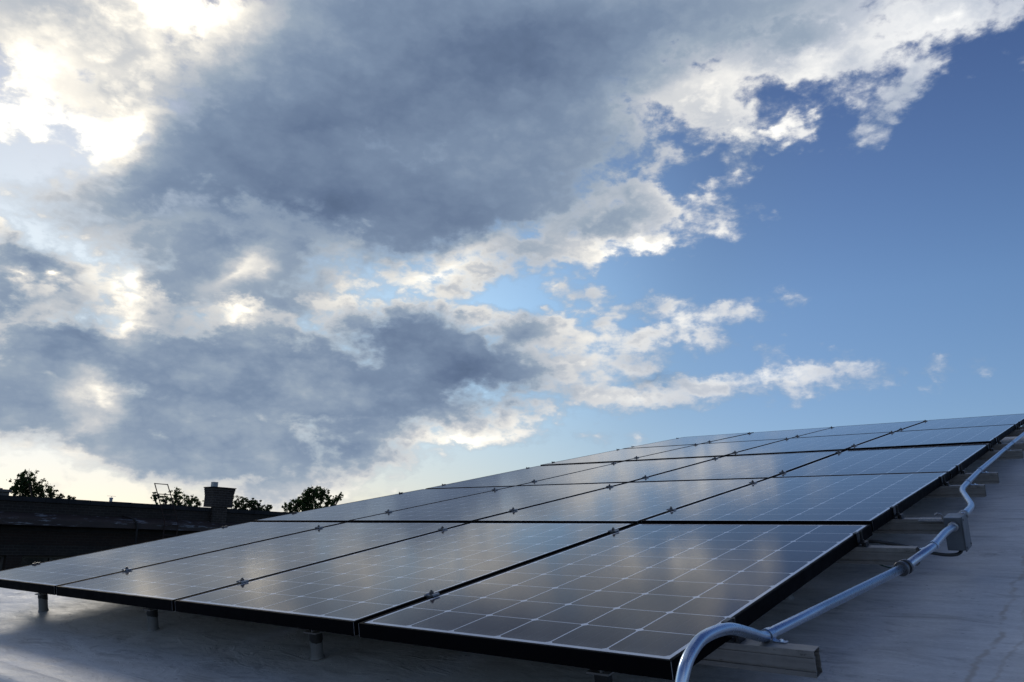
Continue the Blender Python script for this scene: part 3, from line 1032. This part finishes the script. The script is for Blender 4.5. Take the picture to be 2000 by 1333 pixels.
def strap(p, d, off_side):
    """one-hole strap: a saddle over the tube and a foot screwed on the rail"""
    d = d.normalized(); n = NRM; sx = d.cross(n).normalized() * off_side
    bm = bmesh.new(); wd = .009; r = PR + .0018
    secs = [(sx * .044 - n * (PR - .0005)), (sx * .016 - n * (PR - .0005))]
    for k in range(0, 11):
        t = -.55 + (math.pi + 1.1) * k / 10
        secs.append(sx * math.cos(t) * r + n * math.sin(t) * r)
    A = []; B = []; A2 = []; B2 = []
    for i, q_ in enumerate(secs):
        o_ = (n if i < 2 else q_.normalized()) * .0018
        A.append(bm.verts.new(p + q_ - d * wd)); B.append(bm.verts.new(p + q_ + d * wd))
        A2.append(bm.verts.new(p + q_ + o_ - d * wd)); B2.append(bm.verts.new(p + q_ + o_ + d * wd))
    for i in range(len(secs) - 1):
        bm.faces.new((A[i], B[i], B[i + 1], A[i + 1])); bm.faces.new((A2[i], A2[i + 1], B2[i + 1], B2[i]))
        bm.faces.new((A[i], A[i + 1], A2[i + 1], A2[i])); bm.faces.new((B[i], B2[i], B2[i + 1], B[i + 1]))
    bm.faces.new((A[0], A2[0], B2[0], B[0])); bm.faces.new((A[-1], B[-1], B2[-1], A2[-1]))
    q_ = p + sx * .031 - n * (PR - .0022)
    cyl(bm, q_, q_ + n * .004, .0058, .0045, n=12)
    cpart('strap', bm, M_pipe, smooth=False)


strap(P(.085, .325, -.0290), path1[8] - path1[7], 1)
strap(P(.246, 1.425, -.029), path1[10] - path1[9], -1)
strap(P(.118, 3.07, -.029), DIR, 1)
strap(P(.105, 3.59, -.029), DIR, 1)
strap(P(.10, 4.83, -.029), DIR, 1)
strap(P(.10, 5.28, -.029), DIR, 1)
strap(P(.10, 6.62, -.029), DIR, 1)
strap(P(.10, 6.98, -.029), DIR, 1)
bm = ring_on(P(.245, 1.812, -.033), DIR, PR, .0175, .022, 'connector')
cpart('connector', bm, M_clamp)
bm = ring_on(P(.262, 1.955, -.012), DIR, PR, .0175, .022, 'connector')
cpart('connector', bm, M_clamp)

# ------------------------------------------------------------------ junction box
jb = empty('junction_box', P(.245, 1.885, -.125), (MT, 0, 0), 'grey steel junction box at the rail end with conduit entering both sides', 'junction box')
bm = bmesh.new(); box(bm, -.034, .026, -.055, .055, 0, .122)
o = link('box_body', bm, M_box, jb); bevel(o, .003, 2)
bm = bmesh.new(); box(bm, .0262, .0305, -.058, .058, -.003, .125)
o = link('cover_plate', bm, M_box, jb); bevel(o, .0015, 2)
for yz in ((-.045, .112), (.045, .112), (-.045, .010), (.045, .010)):
    bm = bmesh.new(); cyl(bm, (.0305, yz[0], yz[1]), (.0328, yz[0], yz[1]), .0042, n=12)
    link('cover_screw', bm, M_bolt, jb)
bm = bmesh.new()
box(bm, -.15, -.02, .085, .165, .083, .0875)
box(bm, -.15, -.02, .10, .106, .0877, .0905)
box(bm, -.15, -.02, .145, .151, .0877, .0905)
link('adapter_plate', bm, M_clamp, jb)
bm = bmesh.new()
sweep(bm, catmull([(-.07, .125, .086), (-.07, .123, .103), (-.082, .118, .111), (-.092, .114, .106)], 6), .0035, 10)
link('hook_bolt', bm, M_clamp, jb, smooth=True)

# ------------------------------------------------------------------ cables
def cable(pts, r, mat, label, name='cable'):
    bm = bmesh.new(); sweep(bm, catmull(pts, 8), r, 10)
    o = link(name, bm, mat, None, smooth=True)
    tag(o, label, 'cable', 'cables near the junction box')


cable([P(-.12, 1.62, -.07), P(.0, 1.60, -.052), P(.05, 1.62, -.060), P(.11, 1.68, -.085), P(.165, 1.74, -.115), P(.21, 1.80, -.135), P(.243, 1.84, -.138), P(.256, 1.87, -.122)], .0062, M_cable, 'black cable looping from under the panels up into the junction box')
cable([P(-.02, 1.50, -.02), P(.018, 1.50, -.045), P(.02, 1.50, -.09), P(.05, 1.52, -.12), P(.12, 1.56, -.15)], .0026, M_cable_g, 'thin green earth wire hanging from the frame beside the second rail')

# ------------------------------------------------------------------ brick building across the gap
bld = empty('brick_building', (-23, 15, -7), label='long dark brick building behind the panels on the left', cat='building')


def bpart(name, bm, mat, parent=bld, **k):
    pl0 = Vector((-23, 15, -7))
    for v_ in bm.verts: v_.co -= pl0
    return link(name, bm, mat, parent, **k)


Y0, Y1 = -14.0, 52.0
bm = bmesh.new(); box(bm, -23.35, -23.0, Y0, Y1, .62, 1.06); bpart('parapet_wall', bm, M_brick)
bm = bmesh.new()
y_ = Y0
rr = random.Random(8)
while y_ < Y1:
    l_ = .6
    dz_ = rr.uniform(-.006, .006)
    box(bm, -23.42, -22.95, y_, y_ + l_ - .008, 1.063, 1.19 + dz_)
    y_ += l_
o = bpart('coping', bm, M_coping)
# sloping ledge with peeling paint
bm = bmesh.new()
pl = [(-22.999, .76), (-22.62, .60), (-22.60, .44), (-22.999, .42)]
N_ = 110
rw = []
for i in range(N_ + 1):
    y_ = Y0 + (Y1 - Y0) * i / N_
    j_ = rr.uniform(-.015, .015)
    rw.append([bm.verts.new((a, y_, b_ + (j_ if k in (1,) else 0))) for k, (a, b_) in enumerate(pl)])
for A, B in zip(rw, rw[1:]):
    for k in range(4): bm.faces.new((A[k], B[k], B[(k + 1) % 4], A[(k + 1) % 4]))
bm.faces.new(rw[0]); bm.faces.new(rw[-1][::-1])
bpart('ledge', bm, M_ledge)
bm = bmesh.new(); box(bm, -23.30, -22.998, Y0, Y1, .30, .418); bpart('ledge_shade_band', bm, M_tar_shade)  # dark strip standing in for the shadow beneath the ledge
bm = bmesh.new(); box(bm, -23.30, -23.0, Y0, Y1, -.07, .298); bpart('red_brick_band', bm, M_brick_red)
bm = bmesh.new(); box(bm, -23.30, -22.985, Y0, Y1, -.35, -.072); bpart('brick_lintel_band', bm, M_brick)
# wall with real openings
WN = []
y_ = 7.27 - 1.98 * 8
while y_ < Y1 - 2:
    if y_ > Y0 + .3: WN.append((y_, y_ + 1.60))
    y_ += 1.98
bm = bmesh.new()
yp = Y0
for a, b_ in WN:
    box(bm, -23.30, -23.0, yp, a, -2.05, -.352)
    yp = b_
box(bm, -23.30, -23.0, yp, Y1, -2.05, -.352)
box(bm, -23.30, -23.0, Y0, Y1, -7.0, -2.052)
bpart('lower_wall', bm, M_brick_red)
bm = bmesh.new(); box(bm, -35, -23.36, Y0, Y1, -7, .70); bpart('roof', bm, M_tar_shade)
for a, b_ in WN:
    bm = bmesh.new()
    box(bm, -23.22, -23.16, a, a + .06, -2.05, -.354); box(bm, -23.22, -23.16, b_ - .06, b_, -2.05, -.354)
    box(bm, -23.22, -23.16, a + .061, b_ - .061, -2.05, -1.99); box(bm, -23.22, -23.16, a + .061, b_ - .061, -.414, -.354)
    box(bm, -23.22, -23.16, (a + b_) / 2 - .03, (a + b_) / 2 + .03, -1.989, -.415)
    w = bpart('window', bm, M_wood)
    bm = bmesh.new(); box(bm, -23.24, -23.222, a, b_, -2.05, -.354)
    bpart('pane', bm, M_window, parent=w)

# chimney on its pier
bm = bmesh.new(); box(bm, -22.998, -22.88, 12.60, 13.12, .70, 1.215)
bpart('pier', bm, M_brick_chim)
bm = bmesh.new()
box(bm, -23.36, -22.86, 12.54, 13.28, 1.218, 1.60)
for k in range(3):
    e_ = .010 * (k + 1)
    box(bm, -23.36 - e_, -22.86 + e_, 12.54 - e_, 13.28 + e_, 1.602 + k * .075, 1.675 + k * .075 + (.0 if k < 2 else .0))
ch = bpart('chimney', bm, M_brick_chim)
bm = bmesh.new(); box(bm, -23.41, -22.81, 12.49, 13.33, 1.828, 1.856)
o = bpart('chimney_cap', bm, M_coping, parent=ch)
bm = bmesh.new(); box(bm, -23.20, -23.04, 12.62, 12.78, 1.858, 2.02)
o = bpart('flue', bm, M_flue, parent=ch)
for nm in ():
    pass

# small things on the far roof
bm = bmesh.new()
cyl(bm, (0, 0, .0), (0, 0, .62), .045, n=14)
cyl(bm, (0, 0, .62), (0, 0, .66), .06, .05, n=14)
box(bm, -.006, .006, -.13, .13, .70, .708)
box(bm, -.004, .004, -.004, .004, .66, .70)
o = link('vent_pipe', bm, M_flue); o.location = (-24.2, 9.93, .701)
tag(o, 'thin pale vent pipe rising behind the brick parapet', 'vent pipe')
bm = bmesh.new()
box(bm, -.4, .4, -.24, .24, 0, .62)
box(bm, -.44, .44, -.28, .28, .6205, .70)
box(bm, -.2, .2, -.12, .12, .7005, .74)
o = link('roof_hatch', bm, M_concrete); o.location = (-24.6, 6.86, .701); bevel(o, .01, 1)
tag(o, 'squat pale block on the brick building beside the leftmost tree', 'roof hatch')

# drain pipe on the wall
bm = bmesh.new()
sweep(bm, round_path([(-22.93, 9.75, .80), (-22.60, 9.95, .72), (-22.55, 10.05, .55), (-22.55, 10.08, -1.0), (-22.9, 10.1, -1.2), (-22.9, 10.1, -7.0)], .12, 5), .03, 10)
o = link('drain_pipe', bm, M_tar_shade, smooth=True); tag(o, 'dark bent drain pipe on the brick wall left of the ladder', 'drain pipe')

# roof ladder
lad = empty('roof_ladder', (-22.55, 11.2, -7), label='thin rusty roof ladder leaning above the brick parapet', cat='ladder')
lo_ = Vector((-22.55, 11.2, -7))
LL = [(-22.55, 11.06, -6.98), (-22.55, 10.88, .20), (-22.55, 10.88, .66), (-22.62, 10.60, 1.40), (-22.62, 10.42, 1.80)]
RR = [(-22.55, 11.50, -6.98), (-22.55, 11.30, .15), (-22.55, 11.31, .62), (-22.62, 11.02, 1.40), (-22.62, 10.83, 1.80)]
for q_ in (LL, RR):
    bm = bmesh.new(); sweep(bm, [Vector(p) - lo_ for p in round_path(q_, .08, 4)], .016, 8)
    link('side_rail', bm, M_lad, lad, smooth=True)


def lerp_path(q_, z_):
    for a, b_ in zip(q_, q_[1:]):
        if a[2] <= z_ <= b_[2]:
            t = (z_ - a[2]) / (b_[2] - a[2]); return Vector(a) + (Vector(b_) - Vector(a)) * t
    return Vector(q_[-1])


z_ = 1.785
while z_ > -6.8:
    bm = bmesh.new(); cyl(bm, lerp_path(LL, z_) - lo_, lerp_path(RR, z_) - lo_, .013, n=8)
    link('rung', bm, M_lad, lad)
    z_ -= .30


# ------------------------------------------------------------------ trees
CAMP = cam.matrix_world.translation


def tree(name, base, clumps, nleaf, leaf, mat, label, seed, bare=0.0):
    rr = random.Random(seed)
    root = empty(name, base, label=label, cat='tree', group='trees beyond the brick building')
    b0 = Vector(base)
    cs = [(Vector(c[:3]) - b0, c[3]) for c in clumps]
    ctr = sum((c for c, _ in cs), Vector()) / len(cs)
    # trunk and limbs
    bm = bmesh.new()
    fork = Vector((ctr.x * .5, ctr.y * .5, max(ctr.z - 3.0, 3.0)))
    sweep(bm, catmull([(0, 0, 0), (.05, .1, fork.z * .5), fork], 5), [.26 - .012 * i for i in range(11)], 10)
    for c, r_ in cs:
        mid = fork.lerp(c, .55) + Vector((rr.uniform(-.3, .3), rr.uniform(-.3, .3), rr.uniform(-.1, .3)))
        pth = catmull([fork, mid, c], 5)
        sweep(bm, pth, [.10 * (1 - i / (len(pth))) + .012 for i in range(len(pth))], 6)
        for k in range(9):
            t_ = c + Vector((rr.gauss(0, 1), rr.gauss(0, 1), rr.gauss(.2, 1))).normalized() * r_ * rr.uniform(.7, 1.05)
            sweep(bm, [mid.lerp(c, .7), c.lerp(t_, .5) + Vector((0, 0, .05)), t_], [.02, .012, .005], 4)
    link('trunk', bm, M_bark, root)
    bm = bmesh.new()
    tot = sum(r_ ** 2 for _, r_ in cs)
    for c, r_ in cs:
        n_sub = max(10, int(46 * (r_ / .6)))
        subs = []
        for k in range(n_sub):
            v_ = Vector((rr.gauss(0, 1), rr.gauss(0, 1), rr.gauss(0, 1))).normalized()
            subs.append((c + v_ * r_ * rr.uniform(.3, 1.12), r_ * rr.uniform(.12, .30)))
        for k in range(int(nleaf * r_ ** 2 / tot)):
            sc, sr = rr.choice(subs)
            v_ = Vector((rr.gauss(0, 1), rr.gauss(0, 1), rr.gauss(0, .8)))
            p = sc + v_ * sr * .5
            n1 = Vector((rr.gauss(0, 1), rr.gauss(0, 1), rr.gauss(0, 1))).normalized()
            a = n1.orthogonal().normalized(); a.rotate(Matrix.Rotation(rr.uniform(0, 6.28), 3, n1)); b_ = n1.cross(a)
            s_ = leaf * rr.uniform(.6, 1.3)
            q_ = [p - a * s_, p - b_ * s_ * .45 + n1 * s_ * .12, p + a * s_, p + b_ * s_ * .45 + n1 * s_ * .12]
            bm.faces.new([bm.verts.new(x_) for x_ in q_])
    link('crown', bm, mat, root, recalc=False)
    return root


tree('leafy_tree', (-42.20, 14.40, -7), [(-42.3, 13.78, 2.57, 0.43), (-41.91, 13.93, 2.9, 0.4), (-42.56, 14.4, 2.5, 0.51), (-42.0, 14.64, 2.31, 0.43), (-41.56, 14.97, 2.15, 0.33), (-42.82, 14.17, 2.12, 0.5), (-42.95, 13.8, 2.27, 0.23), (-41.7, 15.45, 2.05, 0.21), (-41.74, 14.54, 1.63, 0.63), (-42.48, 14.3, 1.25, 0.75)],
     9500, 0.058, M_leaf, 'dense dark tree rising behind the left end of the brick parapet', 1)
tree('small_tree', (-45.34, 17.61, -7), [(-45.24, 17.35, 2.18, 0.17), (-45.72, 17.77, 2.16, 0.14), (-45.19, 17.49, 1.84, 0.34), (-45.22, 17.82, 1.72, 0.28)],
     900, 0.058, M_leaf, 'tiny tree top just showing over the parapet right of the leftmost tree', 2)
tree('sparse_tree', (-40.32, 20.83, -7), [(-41.17, 20.06, 2.29, 0.27), (-40.68, 20.36, 2.22, 0.3), (-40.28, 20.77, 2.51, 0.31), (-39.92, 20.83, 2.15, 0.39), (-39.89, 21.49, 2.19, 0.34), (-40.11, 22.02, 2.09, 0.25), (-40.25, 20.56, 1.82, 0.44), (-39.88, 21.25, 1.72, 0.5), (-40.67, 20.1, 1.66, 0.33)],
     3600, 0.06, M_leaf2, 'sparse wispy tree seen through the ladder left of the chimney', 3)
tree('spreading_tree', (-39.25, 24.79, -7), [(-39.55, 23.99, 2.23, 0.32), (-39.61, 24.48, 2.03, 0.44), (-39.1, 24.7, 2.15, 0.32), (-38.77, 24.93, 2.02, 0.38), (-38.78, 25.46, 1.87, 0.32), (-39.49, 24.96, 1.62, 0.52), (-38.85, 25.39, 1.5, 0.41), (-39.87, 24.38, 1.6, 0.43)],
     6500, 0.058, M_leaf, 'low dark tree between the chimney and the panel edge', 4)
tree('round_tree', (-34.00, 25.22, -7), [(-33.73, 24.78, 2.73, 0.41), (-33.95, 25.5, 2.68, 0.41), (-34.31, 24.79, 2.48, 0.44), (-34.74, 24.49, 2.14, 0.43), (-35.06, 24.32, 1.9, 0.35), (-33.99, 24.99, 2.14, 0.6), (-33.39, 25.51, 2.29, 0.36), (-34.54, 24.78, 1.73, 0.54), (-33.59, 26.2, 2.5, 0.19), (-33.56, 26.47, 2.63, 0.19), (-33.57, 26.0, 2.27, 0.25), (-33.43, 25.26, 1.75, 0.55), (-34.12, 24.77, 2.79, 0.25)],
     11000, 0.056, M_leaf2, 'rounded green tree standing just above the left edge of the panels', 5)
